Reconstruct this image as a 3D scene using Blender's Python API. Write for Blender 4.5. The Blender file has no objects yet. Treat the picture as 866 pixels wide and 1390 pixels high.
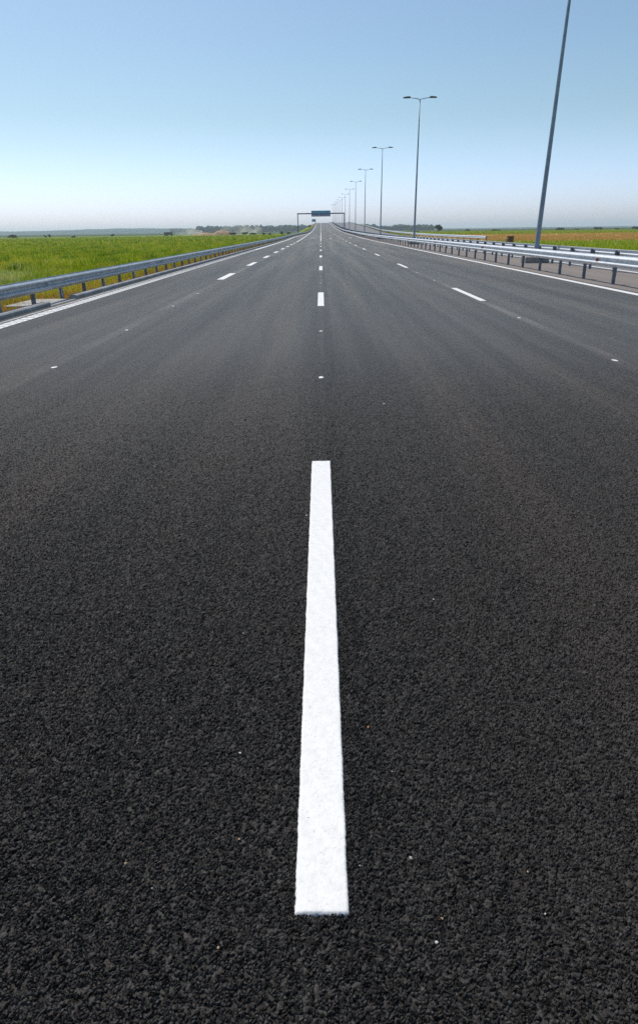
import bpy, math, random
import numpy as np
from mathutils import Matrix, Vector

random.seed(7)
rng = np.random.default_rng(7)
S = bpy.context.scene
COL = S.collection
R = math.radians


# ------------------------------------------------------------------ helpers
def sstep(a, b, x):
    t = np.clip((np.asarray(x, float) - a) / (b - a), 0, 1)
    return t * t * (3 - 2 * t)


def link(name, mesh, mats=None, parent=None):
    o = bpy.data.objects.new(name, mesh)
    COL.objects.link(o)
    if mats is not None:
        for m in (mats if isinstance(mats, (list, tuple)) else [mats]):
            mesh.materials.append(m)
    if parent is not None:
        o.parent = parent
    return o


def tag(o, label=None, cat=None, group=None, kind=None):
    if label: o['label'] = label
    if cat: o['category'] = cat
    if group: o['group'] = group
    if kind: o['kind'] = kind
    return o


def empty(name, loc=(0, 0, 0), rz=0):
    o = bpy.data.objects.new(name, None)
    COL.objects.link(o)
    o.location = loc
    o.rotation_euler = (0, 0, rz)
    o.empty_display_size = 0.3
    return o


def np_mesh(name, verts, faces, mat_idx=None, smooth=False):
    """faces: an (n,k) array."""
    verts = np.asarray(verts, np.float32)
    faces = np.asarray(faces, np.int32)
    n, k = faces.shape
    me = bpy.data.meshes.new(name)
    me.vertices.add(len(verts))
    me.vertices.foreach_set('co', verts.ravel())
    me.loops.add(n * k)
    me.loops.foreach_set('vertex_index', faces.ravel())
    me.polygons.add(n)
    me.polygons.foreach_set('loop_start', np.arange(0, n * k, k, dtype=np.int32))
    if mat_idx is not None:
        me.polygons.foreach_set('material_index', np.asarray(mat_idx, np.int32))
    me.polygons.foreach_set('use_smooth', np.full(n, smooth, bool))
    me.update(calc_edges=True)
    return me


class MB:
    """Collects simple solids, then links them as one mesh object."""
    def __init__(s):
        s.v, s.f, s.sm = [], [], []

    def add(s, v, f, smooth=False):
        b = len(s.v)
        s.v += [tuple(p) for p in v]
        s.f += [tuple(b + i for i in q) for q in f]
        s.sm += [smooth] * len(f)
        return s

    def box(s, c, d, mat=None, ch=0.0):
        x, y, z = d[0] / 2, d[1] / 2, d[2] / 2
        if ch <= 0:
            v = [Vector((a * x, b * y, e * z)) for e in (-1, 1) for a, b in ((-1, -1), (1, -1), (1, 1), (-1, 1))]
            f = [(3, 2, 1, 0), (4, 5, 6, 7), (0, 1, 5, 4), (1, 2, 6, 5), (2, 3, 7, 6), (3, 0, 4, 7)]
        else:
            v, f = [], []
            for zz, k in ((-z, ch), (-z + ch, 0), (z - ch, 0), (z, ch)):
                ring = [(-x + k, -y + ch + k * 0), (-x + ch, -y + k), (x - ch, -y + k), (x - k, -y + ch), (x - k, y - ch), (x - ch, y - k), (-x + ch, y - k), (-x + k, y - ch)]
                v += [Vector((p[0], p[1], zz)) for p in ring]
            for r in range(3):
                for i in range(8):
                    j = (i + 1) % 8
                    f.append((r * 8 + i, r * 8 + j, r * 8 + 8 + j, r * 8 + 8 + i))
            f.append(tuple(reversed(range(8))))
            f.append(tuple(range(24, 32)))
        c = Vector(c)
        v = [(mat @ p if mat else p) + c for p in v]
        return s.add(v, f)

    def tube(s, pts, rad, n=10, caps=True):
        pts = [Vector(p) for p in pts]
        if not hasattr(rad, '__len__'):
            rad = [rad] * len(pts)
        v, f = [], []
        for i, p in enumerate(pts):
            d = (pts[min(i + 1, len(pts) - 1)] - pts[max(i - 1, 0)]).normalized()
            a = d.cross(Vector((0, 0, 1)))
            if a.length < 0.05:
                a = d.cross(Vector((0, 1, 0)))
            a.normalize()
            b = d.cross(a)
            for k in range(n):
                t = 2 * math.pi * k / n
                v.append(p + (a * math.cos(t) + b * math.sin(t)) * rad[i])
        for i in range(len(pts) - 1):
            for k in range(n):
                q = (k + 1) % n
                f.append((i * n + k, i * n + q, (i + 1) * n + q, (i + 1) * n + k))
        s.add(v, f, True)
        if caps:
            b = len(s.v) - len(v)
            s.f.append(tuple(b + k for k in reversed(range(n)))); s.sm.append(False)
            s.f.append(tuple(b + (len(pts) - 1) * n + k for k in range(n))); s.sm.append(False)
        return s

    def blob(s, c, r, seed=0, rough=0.3, sub=2):
        import bmesh
        bm = bmesh.new()
        bmesh.ops.create_icosphere(bm, subdivisions=sub, radius=1)
        rr = random.Random(seed)
        v = []
        for p in bm.verts:
            k = 1 + rr.uniform(-rough, rough)
            v.append((c[0] + p.co.x * r[0] * k, c[1] + p.co.y * r[1] * k, c[2] + p.co.z * r[2] * k))
        f = [tuple(q.index for q in fc.verts) for fc in bm.faces]
        bm.free()
        return s.add(v, f, False)

    def mesh(s, name):
        me = bpy.data.meshes.new(name)
        me.from_pydata(s.v, [], s.f)
        me.polygons.foreach_set('use_smooth', s.sm)
        me.update()
        return me

    def build(s, name, mats, parent=None):
        return link(name, s.mesh(name), mats, parent)


# ------------------------------------------------------------------ materials
class NT:
    def __init__(s, name):
        s.m = bpy.data.materials.new(name)
        s.m.use_nodes = True
        s.t = s.m.node_tree
        s.t.nodes.clear()
        s.out = s.t.nodes.new('ShaderNodeOutputMaterial')

    def n(s, typ, **kw):
        nd = s.t.nodes.new(typ)
        for k, v in kw.items():
            if k.startswith('_'):
                setattr(nd, k[1:], v)
            else:
                nd.inputs[k.replace('__', ' ')].default_value = v
        return nd

    def l(s, a, b):
        s.t.links.new(a, b)

    def set(s, sock, v):
        if hasattr(v, 'is_output') or isinstance(v, bpy.types.NodeSocket):
            s.l(v, sock)
        else:
            sock.default_value = v

    def pos(s):
        return s.n('ShaderNodeNewGeometry').outputs['Position']

    def scale(s, vec, sc):
        m = s.n('ShaderNodeMapping')
        m.inputs['Scale'].default_value = sc
        s.l(vec, m.inputs['Vector'])
        return m.outputs[0]

    def noise(s, vec, scale, detail=3, rough=0.55):
        nd = s.n('ShaderNodeTexNoise', Scale=scale, Detail=detail, Roughness=rough)
        s.l(vec, nd.inputs['Vector'])
        return nd.outputs['Fac']

    def math(s, op, a, b=0.0, c=None, clamp=False):
        nd = s.n('ShaderNodeMath', _operation=op, _use_clamp=clamp)
        s.set(nd.inputs[0], a); s.set(nd.inputs[1], b)
        if c is not None: s.set(nd.inputs[2], c)
        return nd.outputs[0]

    def ramp(s, fac, lo, hi):
        nd = s.n('ShaderNodeMapRange')
        nd.interpolation_type = 'SMOOTHSTEP'
        s.set(nd.inputs[0], fac)
        nd.inputs[1].default_value = lo
        nd.inputs[2].default_value = hi
        return nd.outputs[0]

    def mix(s, fac, a, b):
        nd = s.n('ShaderNodeMix', _data_type='RGBA')
        s.set(nd.inputs[0], fac)
        s.set(nd.inputs[6], a if not isinstance(a, tuple) else (*a, 1))
        s.set(nd.inputs[7], b if not isinstance(b, tuple) else (*b, 1))
        return nd.outputs[2]

    def bump(s, h, strength, dist):
        nd = s.n('ShaderNodeBump', Strength=strength, Distance=dist)
        s.l(h, nd.inputs['Height'])
        return nd.outputs[0]

    def bsdf(s, color, rough=0.6, metal=0.0, normal=None, spec=0.5):
        b = s.n('ShaderNodeBsdfPrincipled')
        s.set(b.inputs['Base Color'], color if not isinstance(color, tuple) else (*color, 1))
        s.set(b.inputs['Roughness'], rough)
        s.set(b.inputs['Metallic'], metal)
        s.set(b.inputs['Specular IOR Level'], spec)
        if normal is not None: s.l(normal, b.inputs['Normal'])
        s.l(b.outputs[0], s.out.inputs['Surface'])
        return s.m


def simple(name, ca, cb, scale=3.0, rough=0.6, metal=0.0, bump=0.0, bscale=30.0, spec=0.5, obj=False):
    t = NT(name)
    p = t.n('ShaderNodeTexCoord').outputs['Object'] if obj else t.pos()
    c = t.mix(t.ramp(t.noise(p, scale, 4), 0.35, 0.65), ca, cb)
    nr = t.bump(t.noise(p, bscale, 3), bump, 0.01) if bump else None
    return t.bsdf(c, rough, metal, nr, spec)


def asphalt(name, base_a, base_b, streak, streak_amt, stones=True, seams=(), rough=0.6, spec=0.4, graze_sheen=0.0):
    t = NT(name)
    p = t.pos()
    c = t.mix(t.ramp(t.noise(p, 70, 3), 0.3, 0.7), base_a, base_b)
    # lengthwise wheel tracks and dried mud: patchy and soft-edged
    long_n = t.noise(t.scale(p, (1.0, 0.035, 1.0)), 1.25, 5, 0.6)
    patch = t.noise(p, 0.16, 3)
    f = t.math('MULTIPLY', t.ramp(long_n, 0.42, 0.75), t.ramp(patch, 0.3, 0.65))
    f = t.math('MULTIPLY', f, streak_amt)
    c = t.mix(f, c, streak)
    sep = t.n('ShaderNodeSeparateXYZ')
    t.l(p, sep.inputs[0])
    wob = t.math('MULTIPLY', t.math('SUBTRACT', t.noise(t.scale(p, (0.0, 1.0, 0.0)), 0.5, 2), 0.5), 0.10)
    film = 0.0
    for sx, w, col, amt in seams:
        d = t.math('ABSOLUTE', t.math('ADD', t.math('SUBTRACT', sep.outputs[0], sx), wob))
        k = t.math('SUBTRACT', 1.0, t.ramp(d, w * 0.4, w))
        k = t.math('MULTIPLY', k, t.math('MULTIPLY', t.ramp(t.noise(t.scale(p, (1, 0.25, 1)), 1.5, 4), 0.25, 0.7), amt))
        c = t.mix(k, c, col)
        film = t.math('ADD', film, t.math('MULTIPLY', k, 0.9 if col[0] > .1 else -0.5))
    nr = None
    if stones:
        v = t.n('ShaderNodeTexVoronoi', Scale=110.0)
        t.l(p, v.inputs['Vector'])
        # each chipping has its own tone and its own sheen
        tone = t.n('ShaderNodeSeparateColor')
        t.l(v.outputs['Color'], tone.inputs[0])
        c = t.mix(t.math('MULTIPLY', t.ramp(tone.outputs[0], 0.45, 1.0), 0.7), c, (0.080, 0.074, 0.068))
        c = t.mix(t.math('MULTIPLY', t.math('SUBTRACT', 1.0, t.ramp(tone.outputs[0], 0.0, 0.4)), 0.8), c, (0.0045, 0.0043, 0.004))
        rough = t.math('ADD', t.math('MULTIPLY', tone.outputs[1], 0.25), rough - 0.12)
        h = t.math('SUBTRACT', t.math('MULTIPLY', tone.outputs[2], 0.35), v.outputs['Distance'])
        h = t.math('ADD', h, t.math('MULTIPLY', t.noise(p, 330, 2), 0.35))
        nr = t.bump(h, 0.30, 0.008)
    m = t.bsdf(c, rough, 0.0, nr, spec)
    if graze_sheen:       # low-angle brightness of the road, put in as a warm tinted sheen
        b = [q for q in t.t.nodes if q.type == 'BSDF_PRINCIPLED'][0]
        fine = t.noise(t.scale(p, (1.0, 0.02, 1.0)), 3.2, 4, 0.65)
        amt = t.math('ADD', 0.42, t.math('ADD', t.math('MULTIPLY', t.ramp(long_n, 0.3, 0.75), 0.75), t.math('MULTIPLY', t.ramp(fine, 0.3, 0.7), 0.30)))
        amt = t.math('ADD', amt, film)
        nz = t.n('ShaderNodeSeparateXYZ')
        t.l(t.n('ShaderNodeNewGeometry').outputs['True Normal'], nz.inputs[0])
        lies = t.ramp(nz.outputs[2], 0.60, 0.96)        # the added sheen is kept to what faces up
        t.l(t.math('MULTIPLY', t.math('MULTIPLY', amt, lies), graze_sheen), b.inputs['Sheen Weight'])
        b.inputs['Sheen Roughness'].default_value = 0.29
        t.l(t.mix(f, (1.0, 0.77, 0.61), (1.0, 0.66, 0.46)), b.inputs['Sheen Tint'])
    return m


M = {}
SEAM = ((-3.52, 0.15, (0.14, 0.12, 0.105), 0.75), (3.80, 0.13, (0.14, 0.105, 0.085), 0.65),
        (0.11, 0.10, (0.016, 0.016, 0.016), 0.6))
M['asphalt'] = asphalt('asphalt', (0.028, 0.0256, 0.0233), (0.047, 0.0434, 0.0397), (0.095, 0.074, 0.060), 0.75, True, SEAM, 0.52, 0.08, 0.74)
M['asphalt_opposite'] = asphalt('asphalt_opposite', (0.14, 0.135, 0.135), (0.19, 0.18, 0.18), (0.22, 0.19, 0.17), 0.5, False, (), 0.75)
M['median'] = asphalt('median_gravel', (0.15, 0.125, 0.108), (0.23, 0.195, 0.17), (0.26, 0.21, 0.17), 0.6, False, (), 0.85)
M['concrete'] = simple('concrete', (0.30, 0.29, 0.27), (0.44, 0.42, 0.39), 2.5, 0.85, 0, 0.3, 60)
M['kerb'] = simple('kerb_concrete', (0.25, 0.25, 0.25), (0.36, 0.355, 0.35), 1.8, 0.85, 0, 0.3, 60)
M['tar_gap'] = simple('gutter_dirt', (0.05, 0.048, 0.046), (0.10, 0.09, 0.08), 3, 0.85, 0, 0.4, 60)


def paint(name):
    t = NT(name)
    p = t.pos()
    c = t.mix(t.ramp(t.noise(p, 45, 4, 0.7), 0.3, 0.62), (0.69, 0.67, 0.64), (0.77, 0.75, 0.72))
    pit = t.ramp(t.noise(p, 120, 3, 0.6), 0.64, 0.72)
    c = t.mix(t.math('MULTIPLY', pit, 0.5), c, (0.25, 0.25, 0.25))
    nr = t.bump(t.noise(p, 130, 4, 0.65), 0.22, 0.005)
    return t.bsdf(c, 0.6, 0, nr, 0.4)


M['paint'] = paint('road_paint')
M['old_paint'] = simple('worn_road_paint', (0.34, 0.33, 0.32), (0.62, 0.61, 0.60), 6, 0.7)
M['faint_paint'] = simple('faint_road_paint', (0.20, 0.195, 0.19), (0.40, 0.39, 0.38), 5, 0.75)
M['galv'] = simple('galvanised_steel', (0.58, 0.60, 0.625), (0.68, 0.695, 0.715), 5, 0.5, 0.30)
M['galv_left'] = simple('galvanised_steel_left', (0.40, 0.43, 0.455), (0.50, 0.525, 0.545), 5, 0.5, 0.35)  # darker steel tone for the left beam
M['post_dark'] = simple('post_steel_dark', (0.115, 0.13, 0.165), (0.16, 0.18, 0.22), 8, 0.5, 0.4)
M['post_pale'] = simple('post_steel_pale', (0.26, 0.31, 0.36), (0.36, 0.40, 0.44), 8, 0.5, 0.5)  # alternate left posts: their sun-facing brightness is put into the steel colour
M['pole'] = simple('pole_steel', (0.22, 0.265, 0.33), (0.28, 0.325, 0.39), 2.5, 0.45, 0.45, obj=True)
M['lamp_head'] = simple('lamp_head_paint', (0.035, 0.05, 0.06), (0.06, 0.075, 0.085), 4, 0.4, obj=True)
M['lamp_glass'] = simple('lamp_glass', (0.30, 0.32, 0.34), (0.38, 0.40, 0.42), 4, 0.15, obj=True)
M['refl_orange'] = simple('reflector_orange', (0.32, 0.055, 0.02), (0.45, 0.09, 0.03), 30, 0.25)
M['refl_grey'] = simple('reflector_grey', (0.42, 0.46, 0.48), (0.55, 0.58, 0.6), 30, 0.25)
M['sign_teal'] = simple('sign_face_teal', (0.11, 0.31, 0.52), (0.13, 0.35, 0.57), 0.6, 0.4)
M['sign_dark'] = simple('sign_dark_band', (0.05, 0.09, 0.17), (0.06, 0.10, 0.19), 0.6, 0.5)
M['sign_violet'] = simple('sign_walkway_violet_grey', (0.24, 0.19, 0.36), (0.30, 0.24, 0.42), 0.8, 0.5)  # violet is lens colour fringing put into the walkway's colour
M['gantry'] = simple('gantry_steel', (0.10, 0.11, 0.16), (0.15, 0.16, 0.21), 0.8, 0.5, 0.3)
M['bark'] = simple('bark', (0.05, 0.035, 0.025), (0.09, 0.065, 0.045), 8, 0.9, obj=True)
M['leaf'] = simple('shrub_leaf', (0.022, 0.045, 0.014), (0.05, 0.085, 0.022), 0.8, 0.7, spec=0.2)
M['leaf_dark'] = simple('dark_shrub_leaf', (0.012, 0.022, 0.010), (0.026, 0.04, 0.016), 0.8, 0.7, spec=0.2)
M['leaf_red'] = simple('rusty_shrub_leaf', (0.13, 0.05, 0.03), (0.19, 0.09, 0.05), 0.8, 0.8, spec=0.2)
M['wood_leaf'] = simple('woodland_leaf', (0.014, 0.042, 0.040), (0.028, 0.066, 0.056), 0.03, 0.8, spec=0.2)  # bluish because distance haze is put into the leaf colour
M['soil'] = simple('orange_soil', (0.36, 0.21, 0.11), (0.48, 0.29, 0.16), 0.3, 0.9, 0, 0.4, 3)
M['truck_body'] = simple('truck_paint', (0.02, 0.025, 0.035), (0.035, 0.04, 0.05), 1, 0.5, obj=True)
M['truck_cab'] = simple('truck_cab_paint', (0.04, 0.05, 0.07), (0.06, 0.07, 0.09), 1, 0.4, obj=True)
M['rubber'] = simple('rubber', (0.015, 0.015, 0.015), (0.03, 0.03, 0.03), 6, 0.8, obj=True)
M['glass'] = simple('dark_glass', (0.03, 0.04, 0.05), (0.04, 0.05, 0.06), 2, 0.1, obj=True)
M['rust'] = simple('rusty_box', (0.14, 0.05, 0.022), (0.22, 0.085, 0.035), 3, 0.8, obj=True)
M['rust_pale'] = simple('rusty_box_pale', (0.34, 0.20, 0.10), (0.42, 0.26, 0.14), 3, 0.8, obj=True)
M['pebble_pale'] = simple('pebble_pale', (0.26, 0.24, 0.20), (0.36, 0.33, 0.28), 60, 0.7)
M['pebble_ochre'] = simple('pebble_ochre', (0.40, 0.27, 0.14), (0.5, 0.34, 0.18), 60, 0.7)
M['pebble_orange'] = simple('pebble_orange', (0.62, 0.20, 0.07), (0.7, 0.27, 0.1), 60, 0.7)
M['pebble_white'] = simple('pebble_white', (0.50, 0.48, 0.44), (0.62, 0.60, 0.55), 60, 0.7)


def blade_mat(name, a, b, scale=0.12):
    t = NT(name)
    p = t.pos()
    c = t.mix(t.ramp(t.noise(p, scale, 4, 0.65), 0.35, 0.65), a, b)
    d = t.n('ShaderNodeBsdfDiffuse')
    tr = t.n('ShaderNodeBsdfTranslucent')
    t.l(c, d.inputs['Color']); t.l(c, tr.inputs['Color'])
    mx = t.n('ShaderNodeMixShader'); mx.inputs[0].default_value = 0.42
    t.l(d.outputs[0], mx.inputs[1]); t.l(tr.outputs[0], mx.inputs[2])
    t.l(mx.outputs[0], t.out.inputs['Surface'])
    return t.m


BL = [blade_mat('blade_green', (0.28, 0.38, 0.006), (0.40, 0.49, 0.010)),
      blade_mat('blade_yellow', (0.52, 0.52, 0.02), (0.60, 0.55, 0.06)),
      blade_mat('blade_deep', (0.10, 0.20, 0.006), (0.15, 0.26, 0.008)),
      blade_mat('blade_dry', (0.50, 0.31, 0.085), (0.58, 0.38, 0.12)),
      blade_mat('blade_rust', (0.36, 0.13, 0.035), (0.46, 0.19, 0.05)),
      blade_mat('flower_white', (0.55, 0.56, 0.48), (0.65, 0.65, 0.58))]


# ------------------------------------------------------------------ road alignment
_py = np.array([-200, 0, 115, 165, 250, 350, 480, 570, 640, 690, 740, 850, 1000, 1100, 1300, 9000], float)
_pz = np.array([0, 0, 0, .30, .85, 2.2, 4.6, 6.8, 8.05, 8.5, 8.4, 6.4, 2.2, .3, 0, 0], float)
_fy = np.arange(-200, 1400, 2.0)
_fz = np.interp(_fy, _py, _pz)
_k = np.exp(-0.5 * (np.arange(-30, 31) * 2 / 18.0) ** 2); _k /= _k.sum()
_fz = np.convolve(np.pad(_fz, 30, mode='edge'), _k, mode='valid')


def P(y): return np.interp(y, _fy, _fz)                      # road level
def XE(y): return -5.95 + 2.35 * sstep(140, 240, y)          # left edge line
def XO(y): return 18.4 + 8.6 * sstep(110, 420, y)            # outer edge of the far carriageway


def sm_noise(x, y):
    return (np.sin(x * .11 + 1.3) * np.cos(y * .07 + .4) + .6 * np.sin(x * .031 + y * .043) + .4 * np.sin(x * .29 - y * .21)) / 2


def ground_z(x, y):
    x = np.asarray(x, float); y = np.asarray(y, float)
    p = P(y)
    left = XE(y) - 1.7
    right = XO(y) + 0.9
    d = np.maximum(np.maximum(left - x, x - right), 0)
    slope = 0.16 + 0.30 * sstep(0.2, 2.5, p)
    base = -0.85 - 0.35 * sstep(0, 300, np.abs(x)) + 0.10 * sm_noise(x, y) * sstep(4, 20, d)
    z = p - 0.10 - slope * d
    k = 0.25
    out = np.where(z - base > 0, np.maximum(z, base), base)
    out = base + np.log1p(np.exp(np.clip((z - base) / k, -40, 40))) * k * 1.0
    return np.where(d <= 0, p - 0.10, np.minimum(out, p - 0.10 + 0.0 * d))


NEAR_Y = np.concatenate([np.arange(-30, 60, 2.0), np.arange(60, 260, 4.0), np.arange(260, 1120, 8.0)])
ROAD_Y = np.concatenate([NEAR_Y, np.arange(1120, 2600, 60.0)])


def strip(name, ys, cols, mat, parent=None, dz=0.0):
    """A sheet along the road; cols = functions or constants giving x at y."""
    ys = np.asarray(ys, float)
    xs = [c(ys) if callable(c) else np.full_like(ys, c) for c in cols]
    n, k = len(ys), len(xs)
    V = np.stack([np.stack([x, ys, P(ys) + dz], 1) for x in xs], 1).reshape(-1, 3)
    i = np.arange(n - 1)[:, None] * k + np.arange(k - 1)[None, :]
    Fc = np.stack([i, i + 1, i + k + 1, i + k], -1).reshape(-1, 4)
    return link(name, np_mesh(name, V, Fc), mat, parent)


def sweep(name, ys, xfun, prof, mat, parent=None, dzfun=None, smooth=False, closed=True, joints=None):
    """Extrude a cross profile [(dx,dz)] along the road."""
    ys = np.asarray(ys, float)
    pr = np.array(prof)
    k = len(pr)
    xs = xfun(ys)
    V = np.zeros((len(ys), k, 3))
    V[:, :, 0] = xs[:, None] + pr[None, :, 0]
    V[:, :, 1] = ys[:, None]
    V[:, :, 2] = P(ys)[:, None] + pr[None, :, 1]
    if joints is not None:
        V[:, :, 0] += joints(ys)[:, None]
    n = len(ys)
    i = np.arange(n - 1)[:, None] * k
    j = np.arange(k)[None, :]
    Fc = np.stack([i + j, i + (j + 1) % k, i + k + (j + 1) % k, i + k + j], -1).reshape(-1, 4)
    me = np_mesh(name, V.reshape(-1, 3), Fc, smooth=smooth)
    return link(name, me, mat, parent)


# ------------------------------------------------------------------ ground sheet
def build_ground():
    ys = np.concatenate([[-7000, -2500, -900, -300, -120, -60], NEAR_Y, np.geomspace(1130, 7000, 26)])
    lo = np.array([0, .25, .6, 1.2, 2, 3, 4.5, 6.5, 9, 12, 16, 20, 26, 34, 45, 60, 80, 110, 150, 210, 300, 420, 600, 850, 1200, 1800, 2700, 4200, 6990])
    rows = []
    for y in ys:
        xl = (XE(y) - 1.0) - lo[::-1]
        xr = (XO(y) + 0.5) + lo
        mid = np.array([-2.0, 1.0, 4, 7.5, 10, 11.3, 14])
        rows.append(np.concatenate([xl, mid, xr]))
    X = np.array(rows)
    Y = np.repeat(ys[:, None], X.shape[1], 1)
    Z = ground_z(X, Y)
    n, k = X.shape
    i = np.arange(n - 1)[:, None] * k + np.arange(k - 1)[None, :]
    Fc = np.stack([i, i + 1, i + k + 1, i + k], -1).reshape(-1, 4)
    me = np_mesh('ground', np.stack([X, Y, Z], -1).reshape(-1, 3), Fc, smooth=True)
    # land cover: bare reddish soil along both verges
    dl = np.maximum(XE(Y) - 0.4 - X, 0)
    dr = np.maximum(X - XO(Y), 0)
    d = np.where(X < 0, dl, dr)
    soil = 1 - sstep(0.8, 2.4 + 3.0 * sstep(1, 4, P(Y)), d)
    at = me.attributes.new('soil', 'FLOAT', 'POINT')
    at.data.foreach_set('value', soil.ravel().astype(np.float32))

    t = NT('meadow_ground')
    p = t.pos()
    n1 = t.noise(p, 0.05, 5, 0.6)
    n2 = t.noise(p, 0.6, 5, 0.7)
    n3 = t.noise(t.scale(p, (0.25, 1.6, 1)), 0.05, 5, 0.6)      # furrow-like bands across the fields
    c = t.mix(t.ramp(n2, 0.3, 0.7), (0.11, 0.17, 0.008), (0.20, 0.26, 0.014))
    c = t.mix(t.math('MULTIPLY', t.ramp(n1, 0.5, 0.68), 0.6), c, (0.28, 0.26, 0.03))
    c = t.mix(t.math('MULTIPLY', t.ramp(n3, 0.52, 0.66), 0.55), c, (0.07, 0.12, 0.014))
    sep = t.n('ShaderNodeSeparateXYZ'); t.l(p, sep.inputs[0])
    wob = t.math('MULTIPLY', t.math('SUBTRACT', t.noise(t.scale(p, (1, .4, 1)), 0.04, 4), 0.5), 26.0)
    yy = t.math('ADD', sep.outputs[1], wob)
    # ripe field on the right
    wheat = t.math('MULTIPLY', t.math('MULTIPLY', t.ramp(yy, 122, 134), t.math('SUBTRACT', 1.0, t.ramp(yy, 268, 290))), t.ramp(sep.outputs[0], 33, 36))
    wc = t.mix(t.ramp(t.noise(t.scale(p, (.3, 2, 1)), 0.12, 5, .65), .35, .65), (0.46, 0.29, 0.085), (0.55, 0.36, 0.12))
    c = t.mix(t.math('MULTIPLY', wheat, 0.92), c, wc)
    far = t.ramp(yy, 520, 640)
    c = t.mix(far, c, (0.035, 0.065, 0.022))
    sl = t.n('ShaderNodeAttribute'); sl.attribute_name = 'soil'
    sc = t.mix(t.ramp(n2, 0.3, 0.7), (0.22, 0.085, 0.035), (0.30, 0.16, 0.07))
    c = t.mix(t.math('MULTIPLY', t.math('MULTIPLY', sl.outputs['Fac'], t.ramp(t.noise(p, 1.2, 4, .7), 0.28, 0.55)), 0.9), c, sc)
    nr = t.bump(n2, 0.6, 0.25)
    m = t.bsdf(c, 0.9, 0, nr, 0.1)
    o = link('ground', me, m)
    tag(o, 'flat green and ochre farmland reaching the horizon', None, None, 'structure')


build_ground()

# distant low ridge
def ridge(name, x0, x1, y0, depth, hfun, mat, label):
    xs = np.linspace(x0, x1, 90)
    rows = []
    for t_, k in ((0, 0), (.25, .6), (.5, 1), (.75, .7), (1, 0)):
        rows.append(np.stack([xs, np.full_like(xs, y0 + depth * t_) + 30 * np.sin(xs * .004), -1.6 + hfun(xs) * k], 1))
    V = np.concatenate(rows)
    n = len(xs)
    i = np.arange(4)[:, None] * n + np.arange(n - 1)[None, :]
    Fc = np.stack([i, i + 1, i + n + 1, i + n], -1).reshape(-1, 4)
    tag(link(name, np_mesh(name, V, Fc, smooth=True), mat), label, None, None, 'structure')


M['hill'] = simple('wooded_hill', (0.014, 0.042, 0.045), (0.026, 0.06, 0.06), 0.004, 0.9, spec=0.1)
def taper(xs, a, b, w): return sstep(a, a + w, xs) * (1 - sstep(b - w, b, xs))
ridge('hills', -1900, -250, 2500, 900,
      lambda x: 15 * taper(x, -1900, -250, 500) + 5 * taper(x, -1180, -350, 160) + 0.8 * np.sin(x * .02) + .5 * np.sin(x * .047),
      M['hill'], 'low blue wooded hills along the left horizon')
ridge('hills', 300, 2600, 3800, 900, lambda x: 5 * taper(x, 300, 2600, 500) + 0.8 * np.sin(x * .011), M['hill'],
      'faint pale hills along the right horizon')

# ------------------------------------------------------------------ carriageways
road = strip('road', ROAD_Y, [lambda y: XE(y) - 0.62, lambda y: XE(y) + 1.5, -1.2, 1.2, 4, 8.22], M['asphalt'])
tag(road, 'dark new asphalt motorway carriageway running to the crest', None, None, 'structure')
opp = strip('opposite_road', ROAD_Y, [11.35, 14, lambda y: XO(y)], M['asphalt_opposite'], dz=0.004)
tag(opp, 'pale opposite carriageway beyond the median', None, None, 'structure')
med = strip('median_strip', ROAD_Y, [8.22, 9.8, 11.35], M['median'], dz=0.002)
tag(med, 'brownish paved median between the two guardrails', None, None, 'structure')

# near stretch of the wearing course, with its chippings as real relief
_h1 = rng.random((4096, 2)); _h2 = rng.random(4096)
def vor(x, y, cell):
    gx = np.floor(x / cell).astype(int); gy = np.floor(y / cell).astype(int)
    best = np.full(x.shape, 9.0); sec = np.full(x.shape, 9.0); hb = np.zeros(x.shape); tl = np.zeros(x.shape)
    for a in (-1, 0, 1):
        for b in (-1, 0, 1):
            ix, iy = gx + a, gy + b
            h = ((ix * 73856093) ^ (iy * 19349663)) & 4095
            cx = (ix + _h1[h, 0]) * cell; cy = (iy + _h1[h, 1]) * cell
            ux, uy = (x - cx) / cell, (y - cy) / cell
            d = np.hypot(ux, uy)
            new = d < best
            sec = np.where(new, best, np.minimum(sec, d))
            hb = np.where(new, _h2[h], hb)
            tl = np.where(new, ux * _h3[h, 0] + uy * _h3[h, 1], tl)
            best = np.where(new, d, best)
    return best, sec, hb, tl


_h3 = rng.normal(0, .45, (4096, 2))


def relief(x, y):
    wx = x + .0025 * np.sin(y * 170 + x * 60); wy = y + .0025 * np.sin(x * 190 - y * 40)
    d, s, h, tl = vor(wx, wy, 0.0082)
    st = np.clip((s - d) * 3.0, 0, 1) ** 0.6 * np.where(h < .20, .10, 0.45 + 0.55 * h + tl)
    d2, s2, h2, tl2 = vor(wx + 3.3, wy + 1.7, 0.0062)
    st = np.maximum(st, np.clip((s2 - d2) * 2.2, 0, 1) ** .7 * (0.0 + 0.32 * h2))
    return np.clip(st, 0, 1.3) * 0.0100


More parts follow.
